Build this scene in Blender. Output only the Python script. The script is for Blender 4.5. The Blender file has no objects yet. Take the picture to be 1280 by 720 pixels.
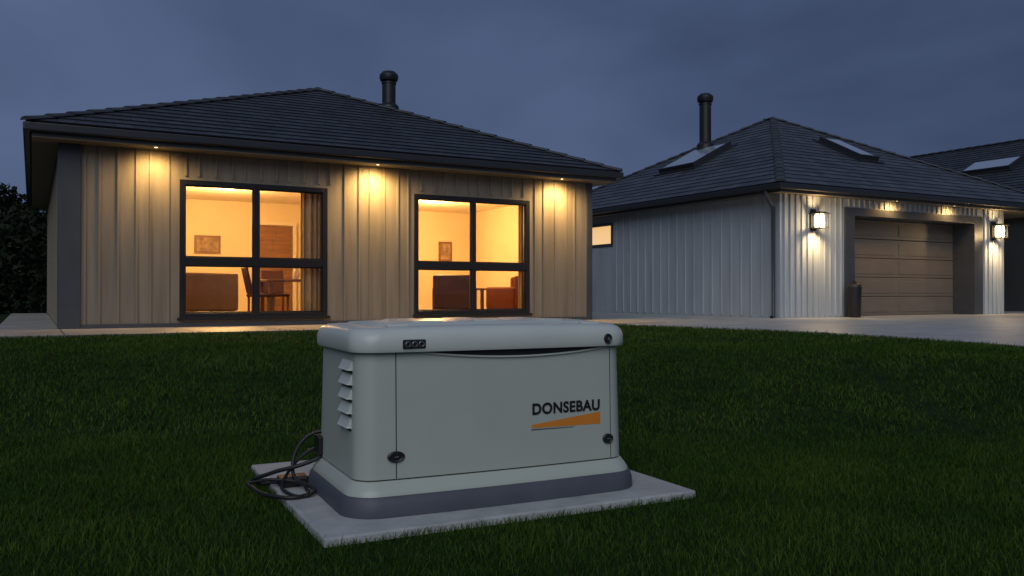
import bpy, bmesh, math, random
import numpy as np
from mathutils import Vector, Matrix, noise as mnoise
random.seed(7); rng=np.random.default_rng(7)
S=bpy.context.scene
S.view_settings.view_transform='Standard'; S.view_settings.look='None'; S.view_settings.exposure=0
C=bpy.context.collection

# ---------------------------------------------------------------- materials
def newmat(name):
    m=bpy.data.materials.new(name); m.use_nodes=True
    nt=m.node_tree; b=nt.nodes['Principled BSDF']
    return m,nt,b
def mat(name,col,rough=.6,var=.15,scale=6.0,bump=.1,bscale=60.,metal=0.,stretch=(1,1,1),spec=.5,dirt=0.,coord='Object'):
    m,nt,b=newmat(name); N=nt.nodes; L=nt.links
    tc=N.new('ShaderNodeTexCoord'); mp=N.new('ShaderNodeMapping'); mp.inputs['Scale'].default_value=stretch
    L.new(tc.outputs[coord],mp.inputs['Vector'])
    n=N.new('ShaderNodeTexNoise'); n.inputs['Scale'].default_value=scale; n.inputs['Detail'].default_value=6
    L.new(mp.outputs[0],n.inputs['Vector'])
    r=N.new('ShaderNodeValToRGB')
    c=np.array(col)
    r.color_ramp.elements[0].position=.3; r.color_ramp.elements[1].position=.7
    r.color_ramp.elements[0].color=(*np.clip(c*(1-var),0,1),1); r.color_ramp.elements[1].color=(*np.clip(c*(1+var),0,1),1)
    L.new(n.outputs['Fac'],r.inputs[0]); out=r.outputs[0]
    if dirt>0:
        n3=N.new('ShaderNodeTexNoise'); n3.inputs['Scale'].default_value=scale*.35; n3.inputs['Detail'].default_value=8; n3.inputs['Roughness'].default_value=.7
        L.new(mp.outputs[0],n3.inputs['Vector'])
        rr=N.new('ShaderNodeMapRange'); rr.inputs[1].default_value=.5; rr.inputs[2].default_value=.75; rr.inputs[3].default_value=0; rr.inputs[4].default_value=dirt
        L.new(n3.outputs['Fac'],rr.inputs[0])
        mx=N.new('ShaderNodeMixRGB'); mx.inputs[2].default_value=(*(c*.45),1); L.new(rr.outputs[0],mx.inputs[0]); L.new(out,mx.inputs[1]); out=mx.outputs[0]
    L.new(out,b.inputs['Base Color'])
    b.inputs['Roughness'].default_value=rough; b.inputs['Metallic'].default_value=metal
    b.inputs['Specular IOR Level'].default_value=spec
    if bump>0:
        n2=N.new('ShaderNodeTexNoise'); n2.inputs['Scale'].default_value=bscale; n2.inputs['Detail'].default_value=4
        L.new(mp.outputs[0],n2.inputs['Vector'])
        bp=N.new('ShaderNodeBump'); bp.inputs['Strength'].default_value=bump; bp.inputs['Distance'].default_value=.01
        L.new(n2.outputs['Fac'],bp.inputs['Height']); L.new(bp.outputs[0],b.inputs['Normal'])
    return m
def emis(name,col,st):
    m,nt,b=newmat(name); b.inputs['Base Color'].default_value=(.8,.8,.8,1)
    b.inputs['Emission Color'].default_value=(*col,1); b.inputs['Emission Strength'].default_value=st
    return m
def tilemat(name,col,tw=.30,th=.34):
    m,nt,b=newmat(name); N=nt.nodes; L=nt.links
    uv=N.new('ShaderNodeUVMap'); uv.uv_map='UVMap'
    br=N.new('ShaderNodeTexBrick'); br.offset=.5
    br.inputs['Scale'].default_value=1; br.inputs['Brick Width'].default_value=tw; br.inputs['Row Height'].default_value=th
    br.inputs['Mortar Size'].default_value=.008; br.inputs['Mortar Smooth'].default_value=.3; br.inputs['Bias'].default_value=0
    c=np.array(col)
    br.inputs['Color1'].default_value=(*(c*1.35),1); br.inputs['Color2'].default_value=(*(c*.72),1); br.inputs['Mortar'].default_value=(*(c*.3),1)
    L.new(uv.outputs[0],br.inputs['Vector'])
    n=N.new('ShaderNodeTexNoise'); n.inputs['Scale'].default_value=1.3; n.inputs['Detail'].default_value=6; L.new(uv.outputs[0],n.inputs['Vector'])
    mx=N.new('ShaderNodeMixRGB'); mx.blend_type='MULTIPLY'; mx.inputs[0].default_value=.7
    rp=N.new('ShaderNodeValToRGB'); rp.color_ramp.elements[0].position=.3; rp.color_ramp.elements[0].color=(.55,.55,.55,1); rp.color_ramp.elements[1].position=.75
    L.new(n.outputs['Fac'],rp.inputs[0]); L.new(br.outputs['Color'],mx.inputs[1]); L.new(rp.outputs[0],mx.inputs[2]); L.new(mx.outputs[0],b.inputs['Base Color'])
    bp=N.new('ShaderNodeBump'); bp.invert=True; bp.inputs['Strength'].default_value=.6; bp.inputs['Distance'].default_value=.015
    L.new(br.outputs['Fac'],bp.inputs['Height']); L.new(bp.outputs[0],b.inputs['Normal'])
    b.inputs['Roughness'].default_value=.48
    return m
def slabmat(name,col,bw,rh,rot=0):
    m,nt,b=newmat(name); N=nt.nodes; L=nt.links
    tc=N.new('ShaderNodeTexCoord'); mp=N.new('ShaderNodeMapping'); mp.inputs['Rotation'].default_value=(0,0,rot); L.new(tc.outputs['Object'],mp.inputs[0])
    br=N.new('ShaderNodeTexBrick'); br.offset=0
    br.inputs['Scale'].default_value=1; br.inputs['Brick Width'].default_value=bw; br.inputs['Row Height'].default_value=rh
    br.inputs['Mortar Size'].default_value=.012
    c=np.array(col)
    br.inputs['Color1'].default_value=(*(c*1.06),1); br.inputs['Color2'].default_value=(*(c*.92),1); br.inputs['Mortar'].default_value=(*(c*.3),1)
    L.new(mp.outputs[0],br.inputs['Vector'])
    n=N.new('ShaderNodeTexNoise'); n.inputs['Scale'].default_value=1.6; n.inputs['Detail'].default_value=9; n.inputs['Roughness'].default_value=.65; L.new(mp.outputs[0],n.inputs['Vector'])
    rp=N.new('ShaderNodeValToRGB'); rp.color_ramp.elements[0].position=.3; rp.color_ramp.elements[0].color=(.62,.62,.6,1); rp.color_ramp.elements[1].position=.7; rp.color_ramp.elements[1].color=(1.1,1.1,1.1,1)
    mx=N.new('ShaderNodeMixRGB'); mx.blend_type='MULTIPLY'; mx.inputs[0].default_value=1
    L.new(n.outputs['Fac'],rp.inputs[0]); L.new(br.outputs['Color'],mx.inputs[1]); L.new(rp.outputs[0],mx.inputs[2]); L.new(mx.outputs[0],b.inputs['Base Color'])
    n2=N.new('ShaderNodeTexNoise'); n2.inputs['Scale'].default_value=90; L.new(mp.outputs[0],n2.inputs['Vector'])
    bp=N.new('ShaderNodeBump'); bp.inputs['Strength'].default_value=.25; bp.inputs['Distance'].default_value=.008
    L.new(n2.outputs['Fac'],bp.inputs['Height']); L.new(bp.outputs[0],b.inputs['Normal'])
    b.inputs['Roughness'].default_value=.45
    return m
def glassmat(name):
    m=bpy.data.materials.new(name); m.use_nodes=True; nt=m.node_tree; nt.nodes.clear(); N=nt.nodes; L=nt.links
    o=N.new('ShaderNodeOutputMaterial'); t=N.new('ShaderNodeBsdfTransparent')
    g=N.new('ShaderNodeBsdfGlossy'); g.inputs['Roughness'].default_value=.02; f=N.new('ShaderNodeFresnel'); f.inputs[0].default_value=1.45
    mx=N.new('ShaderNodeMixShader'); L.new(f.outputs[0],mx.inputs[0]); L.new(t.outputs[0],mx.inputs[1]); L.new(g.outputs[0],mx.inputs[2]); L.new(mx.outputs[0],o.inputs[0])
    return m

M_house=mat('timber_cladding_taupe',(.205,.175,.135),.6,.16,2.5,.25,30,stretch=(3,3,.25),dirt=.4)
M_trim=mat('charcoal_trim',(.05,.056,.066),.45,.1,4,.05,40)
M_frame=mat('window_frame_black',(.012,.012,.014),.35,.1,4,0)
M_gutter=mat('gutter_dark',(.022,.024,.028),.4,.1,3,.03,20)
M_soffit=mat('soffit_paint',(.17,.14,.10),.7,.06,3,.05,30)
M_gar=mat('painted_cladding_pale',(.38,.42,.46),.55,.08,2.5,.12,30,stretch=(2,2,.3),dirt=.3)
M_door=mat('garage_door_brown',(.15,.125,.10),.45,.08,2,.06,60,stretch=(1,1,3))
M_dark=mat('dark_wall',(.05,.054,.055),.6,.12,3,.1,30)
M_tile=tilemat('roof_tile_charcoal',(.038,.041,.048),.26,.27)
M_tile2=tilemat('roof_tile_slate',(.066,.072,.084),.28,.30)
M_cap=mat('ridge_cap',(.042,.045,.052),.55,.3,2,.15,30)
M_conc=slabmat('patio_concrete',(.42,.38,.33),1.6,1.05)
M_drive=slabmat('driveway_concrete',(.42,.43,.43),3.2,3.2,-.51)
M_pad=mat('pad_concrete',(.40,.405,.40),.75,.16,7,.4,120,dirt=.45)
M_flue=mat('flue_black',(.012,.012,.013),.45,.2,5,.05,30)
M_glass=glassmat('window_glass')
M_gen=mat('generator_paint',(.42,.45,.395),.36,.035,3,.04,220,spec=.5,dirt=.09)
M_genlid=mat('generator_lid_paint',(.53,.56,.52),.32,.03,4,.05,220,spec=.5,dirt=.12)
M_gendark=mat('generator_plinth',(.075,.08,.10),.55,.12,6,.1,150,dirt=.2)
M_black=mat('black_plastic',(.012,.012,.013),.4,.1,8,.03,80)
M_seam=mat('seam_dark',(.03,.032,.032),.8,.1,8,0)
M_orange=mat('orange_decal',(.66,.22,.025),.45,.05,8,0)
M_chrome=mat('latch_metal',(.35,.36,.38),.35,.1,8,0,metal=.8)
M_cable=mat('cable_rubber',(.012,.012,.013),.5,.1,8,.05,60)
M_rwall=mat('interior_wall',(.78,.66,.46),.8,.03,2,.03,50)
M_rceil=mat('interior_ceiling',(.78,.70,.56),.8,.02,2,0)
M_floor=mat('interior_timber_floor',(.22,.11,.05),.4,.25,3,.1,20,stretch=(1,8,1))
M_leather=mat('leather_brown',(.10,.035,.014),.5,.15,5,.2,60)
M_rust=mat('rust_fabric',(.24,.065,.02),.8,.12,8,.2,120)
M_sofa=mat('sofa_fabric',(.30,.20,.10),.85,.1,8,.2,120)
M_wood=mat('oak_wood',(.22,.11,.05),.5,.25,3,.1,30,stretch=(1,1,8))
M_curt=mat('curtain_linen',(.46,.32,.17),.85,.1,6,.1,120)
M_art=mat('art_print',(.30,.2,.12),.7,.7,6,0)
M_leaf=mat('dark_foliage',(.013,.020,.011),.85,.5,2,0,coord='Object',spec=.15)
M_bark=mat('bark',(.06,.045,.03),.85,.3,6,.5,20)

# ---------------------------------------------------------------- helpers
def link(o,parent=None):
    C.objects.link(o)
    if parent: o.parent=parent
    return o
def empty(name,loc=(0,0,0),rz=0):
    e=bpy.data.objects.new(name,None); e.location=loc; e.rotation_euler=(0,0,rz); e.empty_display_size=.3; C.objects.link(e); return e
def mesh(name,v,f,m,parent=None,smooth=False,bevel=0,uv=None,seg=2):
    me=bpy.data.meshes.new(name); me.from_pydata([tuple(p) for p in v],[],f); me.update()
    if m: me.materials.append(m)
    if uv:
        l=me.uv_layers.new(name='UVMap')
        for i,u in enumerate(uv): l.data[i].uv=u
    if smooth:
        for p in me.polygons: p.use_smooth=True
    o=bpy.data.objects.new(name,me)
    if bevel:
        b=o.modifiers.new('bevel','BEVEL'); b.width=bevel; b.segments=seg; b.limit_method='ANGLE'
    return link(o,parent)
BF=[(0,3,2,1),(4,5,6,7),(0,1,5,4),(1,2,6,5),(2,3,7,6),(3,0,4,7)]
def bv(x0,x1,y0,y1,z0,z1): return [(x0,y0,z0),(x1,y0,z0),(x1,y1,z0),(x0,y1,z0),(x0,y0,z1),(x1,y0,z1),(x1,y1,z1),(x0,y1,z1)]
def box(name,p,x0,x1,y0,y1,z0,z1,m,bevel=0): return mesh(name,bv(x0,x1,y0,y1,z0,z1),BF,m,p,bevel=bevel)
def boxes(name,p,lst,m,bevel=0):
    v=[];f=[]
    for b in lst:
        o=len(v); v+=bv(*b); f+=[tuple(i+o for i in q) for q in BF]
    return mesh(name,v,f,m,p,bevel=bevel)
def cyl(name,p,prof,m,x=0,y=0,n=32,smooth=True):
    v=[];f=[]
    for z,r in prof:
        for i in range(n):
            a=2*math.pi*i/n; v.append((x+r*math.cos(a),y+r*math.sin(a),z))
    for k in range(len(prof)-1):
        for i in range(n):
            j=(i+1)%n; f.append((k*n+i,k*n+j,(k+1)*n+j,(k+1)*n+i))
    f.append(tuple(range(n))[::-1]); f.append(tuple((len(prof)-1)*n+i for i in range(n)))
    o=mesh(name,v,f,m,p,smooth=smooth)
    if smooth:
        e=o.modifiers.new('es','EDGE_SPLIT'); e.split_angle=math.radians(35)
    return o
def tube(name,p,pts,r,m,res=4):
    cu=bpy.data.curves.new(name,'CURVE'); cu.dimensions='3D'; cu.bevel_depth=r; cu.bevel_resolution=3; cu.resolution_u=8
    s=cu.splines.new('BEZIER'); s.bezier_points.add(len(pts)-1)
    for b,q in zip(s.bezier_points,pts):
        b.co=q; b.handle_left_type=b.handle_right_type='AUTO'
    cu.materials.append(m); o=bpy.data.objects.new(name,cu); return link(o,p)
def polytube(name,p,pts,r,m):
    cu=bpy.data.curves.new(name,'CURVE'); cu.dimensions='3D'; cu.bevel_depth=r; cu.bevel_resolution=3
    s=cu.splines.new('POLY'); s.points.add(len(pts)-1)
    for b,q in zip(s.points,pts): b.co=(*q,1)
    cu.materials.append(m); o=bpy.data.objects.new(name,cu); return link(o,p)
def ring(name,p,x0,x1,y0,y1,t,z0,z1,m,bevel=0):
    o=[(x0,y0),(x1,y0),(x1,y1),(x0,y1)]; i=[(x0+t,y0+t),(x1-t,y0+t),(x1-t,y1-t),(x0+t,y1-t)]
    v=[(*q,z) for z in (z0,z1) for q in o]+[(*q,z) for z in (z0,z1) for q in i]
    f=[]
    for k in range(4):
        j=(k+1)%4
        f+=[(k,j,4+j,4+k),(8+j,8+k,12+k,12+j),(4+k,4+j,12+j,12+k),(j,k,8+k,8+j)]
    return mesh(name,v,f,m,p,bevel=bevel)

# ---------------------------------------------------------------- roof
def roof(p,x0,x1,y0,y1,ze,rx,ry0,ry1,zr,m,tag='roof',course=.27,lift=.02):
    A=Vector((x0,y0,ze));B=Vector((x1,y0,ze));Cc=Vector((x1,y1,ze));D=Vector((x0,y1,ze))
    R0=Vector((rx,ry0,zr)); R1=Vector((rx,ry1,zr))
    v=[];f=[];uv=[]
    for (P0,P1,Q0,Q1) in [(A,B,R0,R0),(B,Cc,R0,R1),(Cc,D,R1,R1),(D,A,R1,R0)]:
        d=(P1-P0).normalized(); up=(Q0-P0)-d*(Q0-P0).dot(d); sl=up.length; up.normalize(); nrm=d.cross(up)
        if nrm.z<0: nrm=-nrm
        n=max(1,round(sl/course)); c=sl/n
        for k in range(n):
            a,b=k/n,(k+1)/n
            l0=P0.lerp(Q0,a); r0=P1.lerp(Q1,a); l1=P0.lerp(Q0,b); r1=P1.lerp(Q1,b)
            o=len(v)
            v+=[l0,r0,l0+nrm*lift,r0+nrm*lift,r1+nrm*.003,l1+nrm*.003]
            def U(q):
                w=q-P0; return (w.dot(d),w.dot(up)/c*course)
            f.append((o,o+1,o+3,o+2)); uv+=[U(l0)]*4
            f.append((o+2,o+3,o+4,o+5)); uv+=[U(l0),U(r0),U(r1),U(l1)]
    mesh(tag+'_tiles',v,f,m,p,uv=uv)
    cv=[];cf=[]
    for a,b in [(A,R0),(B,R0),(Cc,R1),(D,R1),(R0,R1)]:
        L=(b-a).length
        if L<.2: continue
        n=max(1,int(L/.38)); dr=(b-a).normalized(); sd=dr.cross(Vector((0,0,1))).normalized(); u=sd.cross(dr).normalized()
        for k in range(n):
            s=a+(b-a)*(k/n); e=a+(b-a)*((k+1.12)/n)
            o=len(cv)
            for q,r,lf in ((s,.11,.03),(e,.095,.012)):
                for i in range(7):
                    an=math.pi*i/6; cv.append(q+sd*(math.cos(an)*r)+u*(math.sin(an)*r*.5+lf-.02))
            for i in range(6): cf.append((o+i,o+i+1,o+8+i,o+7+i))
            cf.append(tuple(range(o,o+7)))
    mesh(tag+'_hip_caps',cv,cf,M_cap,p)
    ring(tag+'_fascia',p,x0+.07,x1-.07,y0+.07,y1-.07,.025,ze-.20,ze-.01,M_trim)
    ring(tag+'_gutter',p,x0-.04,x1+.04,y0-.04,y1+.04,.105,ze-.14,ze-.015,M_gutter,bevel=.02)
def skylight(p,org,ax,ay,w,h,name='skylight'):
    ax=ax.normalized(); ay=ay.normalized(); n=ax.cross(ay).normalized()
    if n.z<0:n=-n
    def bx(nm,a0,a1,b0,b1,c0,c1,m):
        v=[org+ax*q[0]+ay*q[1]+n*q[2] for q in bv(a0,a1,b0,b1,c0,c1)]
        return mesh(nm,v,BF,m,p)
    t=.07
    bx(name+'_frame_a',-w/2,w/2,-h/2,-h/2+t,0,.16,M_gutter); bx(name+'_frame_b',-w/2,w/2,h/2-t,h/2,0,.16,M_gutter)
    bx(name+'_frame_c',-w/2,-w/2+t,-h/2+t,h/2-t,0,.159,M_gutter); bx(name+'_frame_d',w/2-t,w/2,-h/2+t,h/2-t,0,.159,M_gutter)
    bx(name+'_flashing',-w/2-.12,w/2+.12,-h/2-.12,h/2+.12,0,.045,M_gutter)
    bx(name+'_glass',-w/2+t,w/2-t,-h/2+t,h/2-t,.06,.15,M_skyglass)
m,nt,b=newmat('skylight_glass'); b.inputs['Base Color'].default_value=(.55,.62,.72,1); b.inputs['Roughness'].default_value=.12; b.inputs['Metallic'].default_value=.5; M_skyglass=m

# ---------------------------------------------------------------- house
ANG=math.atan2(.4896,.872)
house=empty('timber_house',(-6.78,12.83,0),ANG)
HL=9.62; HD=11.2; WT=2.80
wins=[(1.694,4.085),(5.729,8.15)]; wz0,wz1=.155,2.355; T=.14
segs=[(0,1.694),(4.085,5.729),(8.15,HL)]
pieces=[(a,b,0,T,.0,WT) for a,b in segs]
for a,b in wins: pieces+=[(a,b,0,T,.0,wz0),(a,b,0,T,wz1,WT)]
boxes('front_wall',house,pieces,M_house)
boxes('side_and_rear_walls',house,[(0,T,T+.001,HD,0,WT),(HL-T,HL,T+.001,HD,0,WT),(T+.001,HL-T-.001,HD-T,HD,0,WT)],M_house)
bat=[]; x=.33; k=0
while x<HL-.2:
    w=.036; inw=[w_ for w_ in wins if w_[0]-.07<x<w_[1]+.07]
    if inw: bat+=[(x-w/2,x+w/2,-.024,-.001,wz1+.07,WT-.002)]
    else: bat+=[(x-w/2,x+w/2,-.024,-.001,.05,WT-.002)]
    x+=.262 if k%3 else .20
    k+=1
boxes('front_battens',house,bat,M_house,bevel=.004)
bat=[(-.024,-.001,y-.018,y+.018,.05,WT-.002) for y in np.arange(.45,HD-.2,.262)]+[(HL+.001,HL+.024,y-.018,y+.018,.05,WT-.002) for y in np.arange(.3,HD-.2,.262)]
boxes('side_battens',house,bat,M_house)
boxes('corner_boards',house,[(-.03,.27,-.032,-.002,.0,WT-.003),(-.031,-.002,-.001,.3,.0,WT-.003),(HL-.10,HL+.03,-.032,-.002,0,WT-.003)],M_trim,bevel=.004)
boxes('plinth',house,[(.28,1.66,-.03,-.003,.0,.07),(1.66,4.12,-.03,-.003,0,.07),(4.12,9.5,-.03,-.003,0,.07)],M_trim)
def window(p,a,b,z0,z1,nm,y=-.03,trans=None,d=.13):
    fw=.07; cx=(a+b)/2
    L=[(a-.01,a+fw,y,y+d,z0-.01,z1+.01),(b-fw,b+.01,y,y+d,z0-.01,z1+.01),(a+fw,b-fw,y,y+d,z1-fw,z1+.01),(a+fw,b-fw,y,y+d,z0-.01,z0+fw)]
    if trans:
        L+=[(a+fw,b-fw,y+.006,y+d-.01,trans-.065,trans+.065),(cx-.042,cx+.042,y+.012,y+d-.02,z0+fw,trans-.065),(cx-.042,cx+.042,y+.012,y+d-.02,trans+.065,z1-fw)]
        for (xa,xb) in ((a+fw,cx-.042),(cx+.042,b-fw)):
            for (za,zb) in ((z0+fw,trans-.065),(trans+.065,z1-fw)):
                s=.022; yy=(y+.045,y+.075)
                L+=[(xa,xa+s,*yy,za,zb),(xb-s,xb,*yy,za,zb),(xa+s,xb-s,*yy,za,za+s),(xa+s,xb-s,*yy,zb-s,zb)]
    boxes(nm+'_frame',p,L,M_frame,bevel=.004)
    box(nm+'_sill',p,a-.05,b+.05,y-.045,y-.001,z0-.045,z0+.004,M_frame,bevel=.005)
    v=[(a+fw,y+.06,z0+fw),(b-fw,y+.06,z0+fw),(b-fw,y+.06,z1-fw),(a+fw,y+.06,z1-fw)]
    mesh(nm+'_glass',v,[(0,1,2,3)],M_glass,p)
for i,(a,b_) in enumerate(wins): window(house,a,b_,wz0,wz1,('living_window','dining_window')[i],trans=1.06)
EX0,EX1,EY0,EY1=-.45,HL+.45,-.45,HD+.45
box('soffit',house,EX0+.07,EX1-.07,EY0+.07,EY1-.07,2.803,2.83,M_soffit)
roof(house,EX0,EX1,EY0,EY1,3.02,5.26,4.45,6.9,5.14,M_tile)
fx=Vector((-2.74+6.78,19.0-12.83)); fl=(fx.x*.872+fx.y*.4896,-fx.x*.4896+fx.y*.872)
cyl('chimney_flue',house,[(4.3,.15),(5.20,.15),(5.20,.165),(5.23,.165),(5.23,.13),(5.26,.13),(5.27,.19),(5.32,.21),(5.40,.205),(5.47,.14),(5.49,.0001)],M_flue,*fl)
cyl('flue_flashing',house,[(4.3,.26),(4.70,.22),(4.76,.165)],M_flue,*fl)
FZ=.06
box('interior_floor',house,T+.002,HL-T-.002,T+.002,5.2,FZ-.05,FZ,M_floor)
box('interior_ceiling',house,T+.002,HL-T-.002,T+.002,5.2,2.60,2.64,M_rceil)
boxes('interior_walls',house,[(T+.004,HL-T-.004,5.2,5.3,FZ,2.6),(T+.003,T+.03,T+.003,5.2,FZ,2.6),(HL-T-.03,HL-T-.003,T+.003,5.2,FZ,2.6),(5.05,5.15,1.6,5.2,FZ,2.6)],M_rwall)
boxes('interior_skirting',house,[(T+.04,3.94,5.17,5.198,FZ+.001,.18),(5.16,HL-T-.04,5.17,5.198,FZ+.001,.18)],M_rceil)
boxes('interior_door',house,[(3.95,4.03,5.12,5.196,FZ,2.18),(4.87,4.95,5.12,5.196,FZ,2.18),(4.03,4.87,5.12,5.196,2.1,2.18)],M_rceil)
boxes('interior_door_leaf',house,[(4.04,4.86,5.15,5.19,FZ,2.09)],M_wood)
boxes('interior_door_panels',house,[(4.14,4.41,5.142,5.149,.25,.95),(4.49,4.76,5.142,5.149,.25,.95),(4.14,4.41,5.142,5.149,1.1,1.95),(4.49,4.76,5.142,5.149,1.1,1.95)],M_wood,bevel=.004)
boxes('bookcase',house,[(4.62,4.67,2.5,2.9,FZ,2.3),(4.99,5.04,2.5,2.9,FZ,2.3)]+[(4.67,4.99,2.5,2.9,z,z+.035) for z in (FZ,.5,.95,1.4,1.85,2.26)]+[(4.68+.045*i,4.715+.045*i,2.56,2.8,z+.036,z+.2+.05*((i*7)%3)) for z in (.5,.95,1.4,1.85) for i in range(6)],M_wood)
def curtain(nm,xa,xb,y,z0,z1):
    v=[];f=[];n=90
    for i in range(n+1):
        t=i/n; xx=xa+(xb-xa)*t; yy=y+.035*math.sin(t*(xb-xa)*70+1.5*math.sin(t*9))
        v+=[(xx,yy,z0),(xx,yy,z1)]
    for i in range(n): f.append((2*i,2*i+2,2*i+3,2*i+1))
    mesh(nm,v,f,M_curt,house,smooth=True)
curtain('curtain_a',3.70,4.12,.24,.1,2.5); curtain('curtain_b',8.06,8.35,.24,.1,2.5); curtain('curtain_c',1.45,1.70,.24,.1,2.5)
def onwall(nm,x,z,w,h,y=5.198):
    box(nm+'_frame',house,x-w/2,x+w/2,y-.03,y,z-h/2,z+h/2,M_wood); box(nm+'_print',house,x-w/2+.05,x+w/2-.05,y-.034,y-.031,z-h/2+.05,z+h/2-.05,M_art)
onwall('picture_a',3.0,1.62,.55,.4); onwall('picture_b',8.75,1.6,.36,.5)
M_bulb=emis('warm_bulb',(1,.70,.34),4)
def spot(nm,p,loc,power,col,ang,rot,blend=.8,r=.04):
    l=bpy.data.lights.new(nm,'SPOT'); l.energy=power; l.color=col; l.spot_size=math.radians(ang); l.spot_blend=blend; l.shadow_soft_size=r
    o=bpy.data.objects.new(nm,l); o.location=loc; o.rotation_euler=rot; return link(o,p)
def point(nm,p,loc,power,col,r=.06):
    l=bpy.data.lights.new(nm,'POINT'); l.energy=power; l.color=col; l.shadow_soft_size=r
    o=bpy.data.objects.new(nm,l); o.location=loc; return link(o,p)
WARM=(1,.57,.19)
for i,(x,y) in enumerate([(2.9,2.6),(7.4,2.9)]):
    cyl('ceiling_light_%d'%i,house,[(2.56,.16),(2.57,.18),(2.597,.18)],M_bulb,x,y)
    point('ceiling_lamp_%d'%i,house,(x,y,2.1),230,WARM,.25)
for i,x in enumerate((1.30,4.92,8.75)):
    cyl('downlight_%d'%i,house,[(2.7985,.022),(2.8025,.026)],M_bulb,x,-.28)
    spot('downlight_lamp_%d'%i,house,(x,-.31,2.74),(110,270,230)[i],(1,.60,.20),168,(math.radians(12),0,0),1,.14)

def world(p,x,y,z=0):
    return Vector((p.location.x+.872*x-.4896*y,p.location.y+.4896*x+.872*y,p.location.z+z))
def armchair(nm,x,y,rz,m,w=.8,n=1,base=house):
    e=empty(nm,world(base,x,y,FZ),ANG+rz); W=w*n/2
    box('seat_base',e,-W+.1,W-.1,-.36,.36,.16,.36,m,.03)
    for i in range(n):
        a=-W+.12+(2*W-.24)*i/n; b=-W+.12+(2*W-.24)*(i+1)/n
        box('cushion_%d'%i,e,a+.005,b-.005,-.38,.24,.365,.48,m,.04)
        box('back_cushion_%d'%i,e,a+.005,b-.005,.16,.32,.48,.84,m,.05)
    box('backrest',e,-W+.02,W-.02,.30,.44,.16,.86,m,.04)
    box('arm_a',e,-W,-W+.12,-.36,.34,.14,.62,m,.04); box('arm_b',e,W-.12,W,-.36,.34,.14,.62,m,.04)
    boxes('legs',e,[(sx*(W-.1)-.02,sx*(W-.1)+.02,sy*.3-.02,sy*.3+.02,0,.16) for sx in(-1,1) for sy in(-1,1)],M_wood)
def chair(nm,x,y,rz,m):
    e=empty(nm,world(house,x,y,FZ),ANG+rz)
    box('seat',e,-.23,.23,-.22,.22,.42,.48,m,.02)
    v=bv(-.22,.22,.18,.22,.48,.95); v=[(a,b+(.10 if c>.9 else 0),c) for a,b,c in v]
    mesh('backrest',v,BF,m,e,bevel=.02)
    boxes('legs',e,[(sx*.19-.018,sx*.19+.018,sy*.18-.018,sy*.18+.018,0,.42) for sx in(-1,1) for sy in(-1,1)],M_wood)
def table(nm,x,y,w,d,h=.74):
    e=empty(nm,world(house,x,y,FZ),ANG)
    box('table_top',e,-w/2,w/2,-d/2,d/2,h-.04,h,M_wood,.008)
    boxes('legs',e,[(sx*(w/2-.08)-.03,sx*(w/2-.08)+.03,sy*(d/2-.08)-.03,sy*(d/2-.08)+.03,0,h-.04) for sx in(-1,1) for sy in(-1,1)],M_wood)
    cyl('vase',e,[(h,.04),(h+.08,.07),(h+.16,.05),(h+.2,.025),(h+.23,.03)],M_rwall,.1,.05)
armchair('sofa',2.2,2.0,math.radians(205),M_sofa,.7,2)
armchair('armchair',7.25,1.5,math.radians(150),M_leather,.85)
chair('dining_chair',3.25,1.2,math.radians(90),M_leather); chair('dining_chair',4.55,1.5,math.radians(-90),M_leather); chair('dining_chair',3.75,2.2,0,M_leather)
table('dining_table',3.85,1.4,1.1,.85)
armchair('armchair',8.75,1.9,math.radians(215),M_rust,.8)
table('side_table',8.0,2.3,.6,.5,.6)
e=empty('floor_lamp',world(house,1.6,4.4,FZ),ANG)
cyl('base',e,[(0,.14),(.02,.14),(.025,.015),(1.4,.012)],M_black); cyl('shade',e,[(1.38,.20),(1.68,.14)],emis('lampshade_glow',(1,.62,.25),1.6))

# ---------------------------------------------------------------- garage building
gar=empty('garage_building',(5.83,18.6,0),ANG)
GW=10.2; GD=10.1; GT=2.72
boxes('front_wall',gar,[(0,2.04,0,.14,0,GT),(7.28,8.25,0,.14,0,GT),(2.04,7.28,0,.14,2.52,GT)],M_gar)
SW0,SW1,SZ0,SZ1=6.15,7.75,1.90,2.5
boxes('side_and_rear_walls',gar,[(0,.14,.141,SW0,0,GT),(0,.14,SW1,GD,0,GT),(0,.14,SW0,SW1,0,SZ0),(0,.14,SW0,SW1,SZ1,GT),(GW-.14,GW,1.35,GD,0,GT),(.141,GW-.141,GD-.14,GD,0,GT)],M_gar)
box('porch_wall',gar,8.26,GW-.001,1.2,1.34,0,GT,M_dark)
box('porch_return_wall',gar,8.11,8.25,.141,1.34,0,GT,M_gar)
boxes('porch_door',gar,[(8.6,9.6,1.16,1.199,0,2.1)],M_frame)
bat=[(x-.02,x+.02,-.03,-.001,.04,GT-.002) for x in list(np.arange(.13,2.0,.18))+list(np.arange(7.38,8.2,.18))]+[(x-.02,x+.02,-.03,-.001,2.54,GT-.002) for x in np.arange(2.2,7.2,.18)]
bat+=[(-.03,-.001,y-.02,y+.02,.04,GT-.002) for y in np.arange(.2,GD-.1,.32) if not SW0-.08<y<SW1+.08]
boxes('cladding_battens',gar,bat,M_gar,bevel=.008)
boxes('door_surround',gar,[(2.04,2.37,-.035,.64,0,2.52),(6.92,7.28,-.035,.64,0,2.52),(2.37,6.92,-.033,.64,2.34,2.519)],M_trim,bevel=.006)
dl=[];gap=.012
nsec=5; hh=2.34/nsec
dl2=[]
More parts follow.
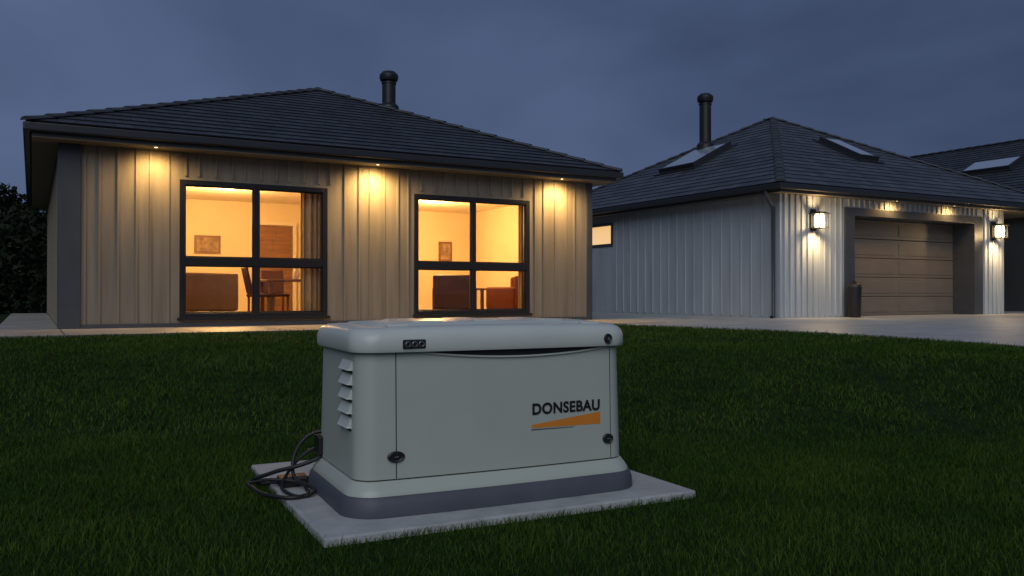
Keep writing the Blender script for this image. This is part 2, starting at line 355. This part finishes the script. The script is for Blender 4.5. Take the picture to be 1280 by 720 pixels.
for s in range(nsec):
    z0=s*hh; dl.append((2.372,6.918,.56,.62,z0+gap/2,z0+hh-gap/2))
    for c in range(2):
        w=(6.918-2.372)/2; a=2.372+c*w
        dl2.append((a+.09,a+w-.09,.550,.559,z0+.085,z0+hh-.085))
boxes('garage_door_sections',gar,dl,M_door,bevel=.01); boxes('garage_door_panels',gar,dl2,M_door,bevel=.008)
box('garage_door_back',gar,2.372,6.918,.625,.66,0,2.34,M_frame)
box('soffit',gar,-.38,GW+.38,-.38,GD+.38,2.723,2.75,M_soffit)
roof(gar,-.45,GW+.45,-.45,GD+.45,2.90,5.1,5.05,5.35,5.76,M_tile2,course=.30,lift=.016)
for i,x in enumerate((3.6,5.8)):
    cyl('garage_downlight_%d'%i,gar,[(2.7185,.02),(2.7225,.024)],M_bulb,x,-.24)
    spot('garage_downlight_lamp_%d'%i,gar,(x,-.27,2.68),55,WARM,160,(math.radians(25),0,0),1,.1)
M_winglow=emis('window_glow_panel',(1,.58,.18),.8)  # added panel glows by emission in place of lamplight; no lamp behind
box('side_window_glow_panel',gar,.012,.03,SW0+.05,SW1-.05,SZ0+.05,SZ1-.05,M_winglow)
boxes('side_window_frame',gar,[(-.03,.1,SW0-.03,SW0+.045,SZ0-.03,SZ1+.03),(-.03,.1,SW1-.045,SW1+.03,SZ0-.03,SZ1+.03),(-.03,.1,SW0+.045,SW1-.045,SZ0-.03,SZ0+.045),(-.03,.1,SW0+.045,SW1-.045,SZ1-.045,SZ1+.03)],M_trim)
polytube('downpipe',gar,[(-.42,.0,2.76),(-.42,.0,2.66),(-.075,.12,2.40),(-.075,.12,.05),(-.14,.12,.02)],.042,M_trim)
gslope=(5.76-2.90)/5.55
axu=Vector((1,0,gslope)); skylight(gar,Vector((-.45+2.79,-.45+5.8,2.9+2.79*gslope)),Vector((0,1,0)),axu,1.5,1.55,'skylight_side')
gs2=(5.76-2.90)/5.5
skylight(gar,Vector((-.45+5.55,-.45+2.85,2.9+2.85*gs2)),Vector((1,0,0)),Vector((0,1,gs2)),.75,1.5,'skylight_front')
cyl('chimney_flue',gar,[(4.4,.17),(6.08,.17),(6.08,.19),(6.11,.19),(6.11,.15),(6.15,.15),(6.16,.21),(6.22,.235),(6.33,.23),(6.40,.15),(6.42,.0001)],M_flue,-.45+3.49,-.45+6.18)
cyl('flue_flashing',gar,[(4.3,.28),(4.90,.25),(4.98,.18)],M_flue,-.45+3.49,-.45+6.18)

M_lglass=emis('lantern_glass',(1,.72,.36),7)
LC=(1,.66,.30)
def lantern(x,z):
    w=world(gar,x,-.033,z); e=empty('wall_lantern',w,ANG); e.scale=(1.2,1.2,1.2)
    box('backplate',e,-.07,.07,-.02,.0,-.20,.20,M_flue,.004)
    boxes('frame',e,[(sx*.105-.008,sx*.105+.008,yy-.008,yy+.008,-.15,.10) for sx in (-1,1) for yy in (-.05,-.25)]+[(-.12,.12,-.27,-.03,-.165,-.15)],M_flue)
    boxes('cap',e,[(-.14,.14,-.29,-.015,.10,.12),(-.09,.09,-.24,-.06,.12,.14)],M_flue,.004)
    cyl('lamp_glass',e,[(-.145,.075),(-.12,.09),(.06,.09),(.095,.07)],M_lglass,0,-.15)
    point('lamp',e,(0,-.34,-.1),30,LC,.05)
    spot('lamp_down',e,(0,-.15,-.18),100,LC,125,(math.radians(14),0,0),1,.05)
    spot('lamp_up',e,(0,-.15,.17),22,LC,130,(math.radians(180-10),0,0),1,.05)
lantern(.99,2.18); lantern(7.72,2.18)
b=empty('trash_bin',world(gar,2.02,-.30,.004),ANG)
cyl('body',b,[(0,.13),(.02,.14),(.66,.155),(.66,.165),(.69,.165)],M_black); cyl('lid',b,[(.695,.16),(.74,.15),(.78,.10),(.80,.0001)],M_black)
boxes('handle',b,[(-.05,.05,-.01,.01,.79,.815)],M_black)

# neighbour house
nb=empty('neighbour_house',(13.0,28.9,0),ANG)
nb.location=(19.15-.872*6.5-(-.4896)*9.0,32-.4896*6.5-.872*9.0,0)
boxes('walls',nb,[(.4,12.6,.4,.6,0,2.9),(.4,.6,.6,20,0,2.9),(12.4,12.6,.6,20,0,2.9),(.6,12.4,19.8,20,0,2.9)],M_dark)
box('soffit',nb,.05,12.95,.05,20.4,2.9,2.93,M_soffit)
roof(nb,0,13,0,20.5,3.1,6.5,6.3,14.2,6.29,M_tile)
sl=(6.29-3.1)/6.5
skylight(nb,Vector((3.9,8.6,3.1+3.9*sl)),Vector((0,1,0)),Vector((1,0,sl)),1.8,1.0,'skylight')

# ---------------------------------------------------------------- ground
def tz(x,y):
    s=(y+max(0,x-3)*1.5-4.6)/(8.8-4.6); s=min(1,max(0,s)); s=s*s*(3-2*s)
    return -.43*(1-s)-.02*s
xs=np.concatenate([[-400,-150,-60,-30,-20],np.arange(-14,14.1,.4),[20,30,60,150,400]])
ys=np.concatenate([[-300,-100,-30,-10,-4,0],np.arange(1,14,.3),[15,18,22,30,50,90,200,600]])
gv=[(x,y,tz(x,y)) for y in ys for x in xs]; nx=len(xs)
gf=[(j*nx+i,j*nx+i+1,(j+1)*nx+i+1,(j+1)*nx+i) for j in range(len(ys)-1) for i in range(nx-1)]
M_ground=mat('lawn_soil',(.012,.026,.006),.95,.5,5,.6,40,spec=.1)
mesh('ground',gv,gf,M_ground,smooth=True)
dp=[(1.1,16.6),(1.55,15.75),(1.92,15.2),(2.4,14.5),(2.95,13.8),(3.45,13.2),(3.84,12.75),(4.3,11.9),(4.79,10.9),(5.05,9.9),(5.24,8.9),(5.5,8.0),(6.2,7.3),(8,6.9),(40,6.9),(40,50),(-4,50),(-6,30),(1.3,17.2)]
n=len(dp); v=[(x,y,0.0) for x,y in dp]+[(x,y,-.12) for x,y in dp]
mesh('driveway',v,[tuple(range(n))]+[(i,i+n,(i+1)%n+n,(i+1)%n) for i in range(n)],M_drive)
pat=empty('patio_path',(-6.78,12.83,0),ANG)
box('front_slab',pat,-.85,HL+.25,-2.1,-.001,-.12,.006,M_conc,.006); box('side_slab',pat,-.85,-.001,0,HD+1,-.12,.006,M_conc,.006)
PADZ=-.395; GA=math.atan2(.45,.893)
pad=empty('concrete_pad',(-.28,4.36,0),GA)
o=box('slab',pad,-.88,.90,-.78,.80,-.50,PADZ,M_pad,.008)

# ---------------------------------------------------------------- grass
def inpoly(px,py,poly):
    r=np.zeros(len(px),bool); n=len(poly); j=n-1
    for i in range(n):
        xi,yi=poly[i]; xj,yj=poly[j]
        c=((yi>py)!=(yj>py))&(px<(xj-xi)*(py-yi)/(yj-yi+1e-12)+xi); r^=c; j=i
    return r
def local(px,py,o,a):
    dx,dy=px-o[0],py-o[1]; c,s=math.cos(a),math.sin(a); return dx*c+dy*s,-dx*s+dy*c
def grass(n,y0,y1,h,w,spread):
    y=np.sqrt(rng.uniform(y0*y0,y1*y1,n)); x=rng.uniform(-1,1,n)*(y*.62+spread)
    keep=~inpoly(x,y,dp)
    lx,ly=local(x,y,(-6.78,12.83),ANG); keep&=~((lx>-.86)&(lx<HL+.26)&(ly>-2.11)); 
    gx,gy=local(x,y,(-.28,4.36),GA); keep&=~((abs(gx)<.875)&(abs(gy)<.775))
    return x[keep],y[keep],h,w
def build_grass():
    X=[];Y=[];H=[];W=[]
    for a in [(160000,2.3,5.5,.038,.0030,.8),(100000,5.5,9.5,.040,.006,1.),(55000,9.5,15.5,.042,.011,1.5)]:
        x,y,h,w=grass(*a); X.append(x);Y.append(y);H.append(np.full(len(x),h));W.append(np.full(len(x),w))
    x=np.concatenate(X);y=np.concatenate(Y);h=np.concatenate(H);w=np.concatenate(W); n=len(x)
    pat=.6*np.sin(x*2.1+np.sin(y*1.7)*1.3)*np.sin(y*2.6+np.cos(x*1.9))+.4*np.sin(x*5.3+y*2.2+np.sin(y*3))*np.sin(y*6.1-x*1.4)
    h=h*rng.uniform(.5,1.3,n)*(1+.2*pat); w=w*rng.uniform(.7,1.3,n)
    h*=np.where(rng.random(n)<.02,1.5,1)
    s=np.clip((y+np.maximum(0,x-3)*1.5-4.6)/4.2,0,1); s=s*s*(3-2*s); z=-.43*(1-s)-.02*s-.003
    a=rng.uniform(0,2*np.pi,n); b=rng.uniform(0,2*np.pi,n); ln=h*rng.uniform(.15,.95,n)
    cx,cy=np.cos(a)*w/2,np.sin(a)*w/2; lx,ly=np.cos(b)*ln,np.sin(b)*ln
    V=np.zeros((n,5,3))
    V[:,0]=np.stack([x-cx,y-cy,z],1); V[:,1]=np.stack([x+cx,y+cy,z],1)
    V[:,2]=np.stack([x-cx*.8+lx*.35,y-cy*.8+ly*.35,z+h*.6],1); V[:,3]=np.stack([x+cx*.8+lx*.35,y+cy*.8+ly*.35,z+h*.6],1)
    V[:,4]=np.stack([x+lx,y+ly,z+h*rng.uniform(.85,1.0,n)],1)
    me=bpy.data.meshes.new('grass'); me.vertices.add(n*5); me.vertices.foreach_set('co',V.ravel())
    base=(np.arange(n)*5)[:,None]
    loops=np.concatenate([base+np.array([[0,1,3,2]]),base+np.array([[2,3,4]])],1).ravel()
    me.loops.add(n*7); me.loops.foreach_set('vertex_index',loops.astype(np.int32))
    me.polygons.add(n*2); st=np.stack([np.arange(n)*7,np.arange(n)*7+4],1).ravel()
    me.polygons.foreach_set('loop_start',st.astype(np.int32))
    me.update(calc_edges=True); me.validate()
    at=me.attributes.new('tint','FLOAT','POINT'); t=np.repeat(np.clip(.5+.25*pat+rng.normal(0,.2,n),0,1),5); at.data.foreach_set('value',t)
    m,nt,bs=newmat('grass_blades'); N=nt.nodes;L=nt.links
    A=N.new('ShaderNodeAttribute'); A.attribute_name='tint'; r=N.new('ShaderNodeValToRGB')
    e=r.color_ramp.elements; e[0].color=(.012,.038,.004,1); e[1].color=(.082,.118,.018,1); k=e.new(.55); k.color=(.031,.074,.007,1)
    L.new(A.outputs['Fac'],r.inputs[0]); L.new(r.outputs[0],bs.inputs['Base Color']); bs.inputs['Roughness'].default_value=.7; bs.inputs['Specular IOR Level'].default_value=.1
    me.materials.append(m); C.objects.link(bpy.data.objects.new('grass',me))
build_grass()

# ---------------------------------------------------------------- trees (left) and distant mass
def leaves(name,blobs,per,size,parent=None):
    V=[];F=[]
    for (cx,cy,cz,rx,ry,rz) in blobs:
        n=int(per*rx*rz)
        u=rng.normal(size=(n,3)); u/=np.linalg.norm(u,axis=1)[:,None]; r=rng.uniform(.55,1.12,n)**.6
        P=u*r[:,None]*np.array([rx,ry,rz])+np.array([cx,cy,cz])
        for p in P:
            if p[2]<.02: continue
            a=rng.normal(size=3); a/=np.linalg.norm(a); b=np.cross(a,rng.normal(size=3)); b/=np.linalg.norm(b)
            s=size*rng.uniform(.6,1.4); o=len(V)
            V+= [p-a*s,p+b*s*.45,p+a*s,p-b*s*.45]; F.append((o,o+1,o+2,o+3))
    return mesh(name,V,F,M_leaf,parent)
def tree(x,y,h,r):
    e=empty('garden_tree',(x,y,0),0)
    cyl('trunk',e,[(-.1,.16),(h*.3,.11),(h*.8,.04)],M_bark,n=10)
    bl=[]
    for i in range(16):
        a=random.uniform(0,6.28); q=random.uniform(.1,.85)*r; z=random.uniform(.22,.9)*h
        k=(1-abs(z/h-.5)*.8)*r*random.uniform(.3,.6)
        bl.append((math.cos(a)*q,math.sin(a)*q,z,k,k,k*.8))
        polytube('limb',e,[(0,0,max(.3,z*.5)),(math.cos(a)*q*.5,math.sin(a)*q*.5,z*.8),(math.cos(a)*q,math.sin(a)*q,z)],.03,M_bark)
    leaves('foliage',bl,1700,.10,e)
for (x,y,h,r) in [(-16.0,27.5,4.2,1.5),(-18.4,25.5,3.3,1.8),(-14.6,31,4.6,1.3),(-20.5,30,4.6,2.2)]: tree(x,y,h,r)
bl=[(-13.9+i*-.95,24.3+random.uniform(-.3,.3)-i*.12,1.0,1.1,.9,1.6+random.uniform(-.2,.3)) for i in range(10)]
leaves('hedge',bl,1500,.10)
bl=[]
for i in range(90):
    a=math.radians(-75+150*i/89); R=85+random.uniform(-8,8); bl.append((math.sin(a)*R,math.cos(a)*R,1.5,4.5,3,3+random.uniform(0,2)))
leaves('distant_trees',bl,28,.9)

# ---------------------------------------------------------------- generator
GC=(-.205,4.205); gen=empty('standby_generator',(GC[0],GC[1],0),math.atan2(.436,.9))
BUL=.022; EXT=.014
def ringpts(z,hl,hw,r,bul=BUL,nc=8,ne=20):
    pts=[]; hl=hl+EXT
    def arc(cx,cy,a0):
        for i in range(nc+1):
            a=a0+math.pi/2*i/nc; pts.append([cx+r*math.cos(a),cy+r*math.sin(a)])
    arc(hl-r,hw-r,0)
    for i in range(1,ne): pts.append([hl-r-(2*hl-2*r)*i/ne,hw])
    arc(-hl+r,hw-r,math.pi/2)
    for i in range(1,8): pts.append([-hl,hw-r-(2*hw-2*r)*i/8])
    arc(-hl+r,-hw+r,math.pi)
    for i in range(1,ne): pts.append([-hl+r+(2*hl-2*r)*i/ne,-hw])
    arc(hl-r,-hw+r,1.5*math.pi)
    for i in range(1,8): pts.append([hl,-hw+r+(2*hw-2*r)*i/8])
    return [(x,y+(y/hw)*bul*(1-(x/hl)**2),z) for x,y in pts]
def rings(nm,prof,m,zfun=None,smooth=True,cap=True):
    v=[];f=[];R=[ringpts(*q) for q in prof]; n=len(R[0])
    for r in R: v+=r
    if zfun: v=[zfun(*p) for p in v]
    for k in range(len(R)-1):
        for i in range(n):
            j=(i+1)%n; f.append((k*n+i,k*n+j,(k+1)*n+j,(k+1)*n+i))
    if cap: f.append(tuple(range(n))[::-1]); f.append(tuple((len(R)-1)*n+i for i in range(n)))
    o=mesh(nm,v,f,m,gen,smooth=smooth); e=o.modifiers.new('es','EDGE_SPLIT'); e.split_angle=math.radians(40); return o
Z0,Z1=-.250,.300; BR=.085
def hw(z): return .362-.012*(z-Z0)/(Z1-Z0)
def hl(z): return .655-.010*(z-Z0)/(Z1-Z0)
def fy(x,z,off=0): return -(hw(z)+BUL*(1-(x/(hl(z)+EXT))**2))-off
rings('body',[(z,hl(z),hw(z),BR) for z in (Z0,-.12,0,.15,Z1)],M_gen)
rings('body_gap',[(-.256,.645,.352,BR),(-.249,.645,.352,BR)],M_seam)
rings('skirt',[(-.312,.692,.405,.12),(-.300,.690,.402,.12),(-.285,.682,.392,.115),(-.272,.672,.380,.105),(-.262,.666,.372,.10),(-.256,.660,.366,.095)],M_gen)
rings('plinth',[(PADZ-.001,.712,.432,.15),(-.385,.714,.434,.15),(-.345,.710,.428,.145),(-.322,.703,.418,.135),(-.313,.696,.409,.125)],M_gendark)
def lidz(x,y,z):
    if z>.36: z+= .010*(1-(x/.68)**2)+.012*(1-(y/.38)**2)
    return (x,y,z)
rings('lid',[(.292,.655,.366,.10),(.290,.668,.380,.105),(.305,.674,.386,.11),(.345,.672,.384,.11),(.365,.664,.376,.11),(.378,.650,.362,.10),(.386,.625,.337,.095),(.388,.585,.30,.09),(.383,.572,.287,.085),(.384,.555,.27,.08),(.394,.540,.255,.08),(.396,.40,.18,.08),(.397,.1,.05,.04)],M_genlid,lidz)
def onlid(x,y): return .385+.010*(1-(x/.68)**2)+.012*(1-(y/.38)**2)
for x in (-.30,.0,.32):
    v=bv(x-.075,x+.075,-.22,.22,onlid(x,0)-.01,onlid(x,0)+.011); mesh('lid_rib',v,BF,M_genlid,gen,bevel=.009,seg=3)
for x in (-.47,.50):
    mesh('lid_hinge_boss',bv(x-.05,x+.05,-.31,-.24,onlid(x,0)-.01,onlid(x,-.25)+.008),BF,M_genlid,gen,bevel=.008,seg=3)
v=[];f=[];n=40; xa,xb=-.40,.585
for i in range(n+1):
    t=i/n; x=xa+(xb-xa)*t; d=.034*math.sin(math.pi*t)**.8
    zt=.293; zb=.291-d; v+=[(x,fy(x,zt,.003),zt),(x,fy(x,zb,.003),zb)]
for i in range(n): f.append((2*i,2*i+1,2*i+3,2*i+2))
mesh('recess_shade_patch',v,f,M_black,gen)  # flat black patch on the body face, recess shade put in as colour
v=[];f=[]
for i in range(n+1):
    t=i/n; x=xa+(xb-xa)*t; d=.034*math.sin(math.pi*t)**.8; zb=.291-d
    v+=[(x,fy(x,zb,.001),zb-.009),(x,fy(x,zb,.011),zb-.005),(x,fy(x,zb,.011),zb),(x,fy(x,zb,.001),zb+.003)]
for i in range(n):
    for k in range(3): f.append((4*i+k,4*i+k+1,4*i+5+k,4*i+4+k))
mesh('recess_lip',v,f,M_gen,gen,smooth=True)
def vseam(nm,x,w=.0035):
    v=[];f=[]
    for i in range(13):
        z=-.248+(.29+.248)*i/12; v+=[(x-w,fy(x-w,z,.0012),z),(x+w,fy(x+w,z,.0012),z)]
    for i in range(12): f.append((2*i,2*i+1,2*i+3,2*i+2))
    mesh(nm,v,f,M_seam,gen)
vseam('panel_seam_a',-.500,.0022); vseam('panel_seam_b',.578,.0018)
def disc(nm,x,z,r,m,off=.0,dep=.012,n=28,sx=1,parent=gen,y=None):
    yy=fy(x,z,off) if y is None else y
    v=[];f=[]
    for k,(d,s) in enumerate(((0,1),(-dep*.7,1),(-dep,.85),(-dep*.75,.6))):
        for i in range(n):
            a=2*math.pi*i/n; v.append((x+math.cos(a)*r*s*sx,yy+d,z+math.sin(a)*r*s))
    for k in range(3):
        for i in range(n): f.append((k*n+i,k*n+(i+1)%n,(k+1)*n+(i+1)%n,(k+1)*n+i))
    f.append(tuple(3*n+i for i in range(n)))
    mesh(nm,v,f,m,parent,smooth=False)
for i,x in enumerate((-.502,.560)):
    disc('lock_%d'%i,x,-.156,.024,M_black,sx=1.6 if i==0 else 1.2)
    box('lock_slot_%d'%i,gen,x-.009,x+.009,fy(x,-.156,.013),fy(x,-.156,.009),-.158,-.153,M_chrome)
lx=-.43; ly=-(.386+BUL*(1-(lx/.686)**2))
box('latch_plate',gen,lx-.052,lx+.052,ly-.006,ly+.004,.304,.344,M_black,.012)
for i in (-1,0,1): 
    disc('latch_stud_%d'%(i+1),lx+i*.030,.324,.0125,M_chrome,y=ly-.006,dep=.006); disc('latch_core_%d'%(i+1),lx+i*.030,.324,.009,M_black,y=ly-.010,dep=.005)
lx=.545; ly=-(.386+BUL*(1-(lx/.686)**2))
disc('latch_right',lx,.325,.024,M_black,y=ly+.003,dep=.014,sx=.9); box('latch_bar',gen,lx-.006,lx+.004,ly-.014,ly-.008,.318,.333,M_chrome)
for i,z in enumerate((.228,.166,.104,.042,-.020)):
    xs_=-hl(z)-EXT-.0005; y0,y1=-.262,-.09
    v=[(xs_,y0,z-.022),(xs_,y1,z-.022),(xs_,y1,z+.022),(xs_,y0,z+.022),(xs_-.024,y0+.006,z-.020),(xs_-.024,y1-.006,z-.020),(xs_-.018,y1-.006,z-.012),(xs_-.018,y0+.006,z-.012)]
    f=[(0,4,5,1),(4,7,6,5),(7,3,2,6),(0,3,7,4),(1,5,6,2)]
    mesh('louvre_%d'%i,v,f,M_genlid,gen,bevel=.003)
    box('louvre_slot_%d'%i,gen,xs_-.0016,xs_+.001,y0+.004,y1-.004,z-.034,z-.0225,M_black)
def decal(nm,pts,m,off):
    N=14; v=[];f=[]
    (xa,za0,za1),(xb,zb0,zb1)=pts
    for i in range(N+1):
        t=i/N; x=xa+(xb-xa)*t; z0=za0+(zb0-za0)*t; z1=za1+(zb1-za1)*t
        v+=[(x,fy(x,z0,off),z0),(x,fy(x,z1,off),z1)]
    for i in range(N): f.append((2*i,2*i+2,2*i+3,2*i+1))
    mesh(nm,v,f,m,gen)
decal('orange_flash',((.145,-.077,-.062),(.520,-.082,-.024)),M_orange,.0012)
decal('flash_underline',((.143,-.088,-.082),(.37,-.088,-.085)),M_gendark,.0012)
tx=bpy.data.curves.new('lettering','FONT'); tx.body='DONSEBAU'; tx.size=.070; tx.extrude=.0006; tx.offset=.0021; tx.space_character=1.06; tx.materials.append(M_black)
to=bpy.data.objects.new('lettering',tx)
slope=math.atan2(fy(.51,0)-fy(.145,0),.365); to.rotation_euler=(math.radians(90),0,slope); to.location=(.144,fy(.145,0,.003)-.0018,-.014)
link(to,gen)
bpy.context.view_layer.update(); to.scale=(.368/max(to.dimensions.x,.01),1,1)
tube('cable',gen,[(-.60,.30,-.12),(-.74,.33,-.17),(-.80,.30,-.32),(-.76,.20,PADZ+.02),(-.82,.05,PADZ+.012),(-.93,.12,PADZ+.012),(-1.0,.35,PADZ+.02)],.009,M_cable)
tube('cable',gen,[(-.60,.33,-.19),(-.72,.36,-.24),(-.84,.30,-.35),(-.86,.16,PADZ+.015),(-.78,.06,PADZ+.012),(-.76,.22,PADZ+.03),(-.90,.34,PADZ+.04),(-1.0,.42,PADZ+.015)],.008,M_cable)
tube('cable',gen,[(-.60,.28,-.22),(-.73,.26,-.27),(-.90,.36,-.33),(-.95,.46,PADZ+.012),(-.80,.40,PADZ+.012),(-.72,.42,PADZ+.012)],.010,M_cable)
box('cable_gland',gen,-.69,-.64,.24,.34,-.24,-.15,M_black,.006)
box('duct',gen,-.86,-.72,.30,.40,PADZ,PADZ+.05,M_black,.01)

# ---------------------------------------------------------------- world / light
w=bpy.data.worlds.new('World'); S.world=w; w.use_nodes=True; nt=w.node_tree; N=nt.nodes; L=nt.links
bg=N['Background']
sky=N.new('ShaderNodeTexSky'); sky.sky_type='NISHITA'; sky.sun_disc=False; sky.sun_elevation=math.radians(3); sky.sun_rotation=math.radians(175)
tc=N.new('ShaderNodeTexCoord'); mp=N.new('ShaderNodeMapping'); mp.inputs['Scale'].default_value=(1,1,2.2); mp.inputs['Location'].default_value=(.35,0,.1); L.new(tc.outputs['Generated'],mp.inputs[0])
n1=N.new('ShaderNodeTexNoise'); n1.inputs['Scale'].default_value=1.8; n1.inputs['Detail'].default_value=5; n1.inputs['Roughness'].default_value=.47; n1.inputs['Distortion'].default_value=.4; L.new(mp.outputs[0],n1.inputs['Vector'])
rp=N.new('ShaderNodeValToRGB'); e=rp.color_ramp.elements; e[0].position=.30; e[0].color=(.034,.053,.112,1); e[1].position=.68; e[1].color=(.088,.124,.225,1)
L.new(n1.outputs['Fac'],rp.inputs[0])
sc=N.new('ShaderNodeMixRGB'); sc.blend_type='ADD'; sc.inputs[0].default_value=1
mu=N.new('ShaderNodeMixRGB'); mu.blend_type='MULTIPLY'; mu.inputs[0].default_value=1; mu.inputs[2].default_value=(.0015,.002,.004,1)
L.new(sky.outputs[0],mu.inputs[1]); L.new(mu.outputs[0],sc.inputs[1]); L.new(rp.outputs[0],sc.inputs[2]); L.new(sc.outputs[0],bg.inputs[0]); bg.inputs[1].default_value=1.0
sl=bpy.data.lights.new('sun','SUN'); sl.energy=1.15; sl.angle=math.radians(50); sl.color=(.92,.97,1.0)
so=bpy.data.objects.new('sun',sl); so.rotation_euler=Vector((-.05,-.82,.60)).to_track_quat('Z','Y').to_euler(); C.objects.link(so)

cam=bpy.data.cameras.new('camera'); cam.sensor_width=36; cam.lens=36*1069/1280; cam.clip_end=2000; cam.clip_start=.05
co=bpy.data.objects.new('camera',cam); co.location=(0,0,.54); co.rotation_euler=(math.radians(90+.375),0,0); C.objects.link(co); S.camera=co
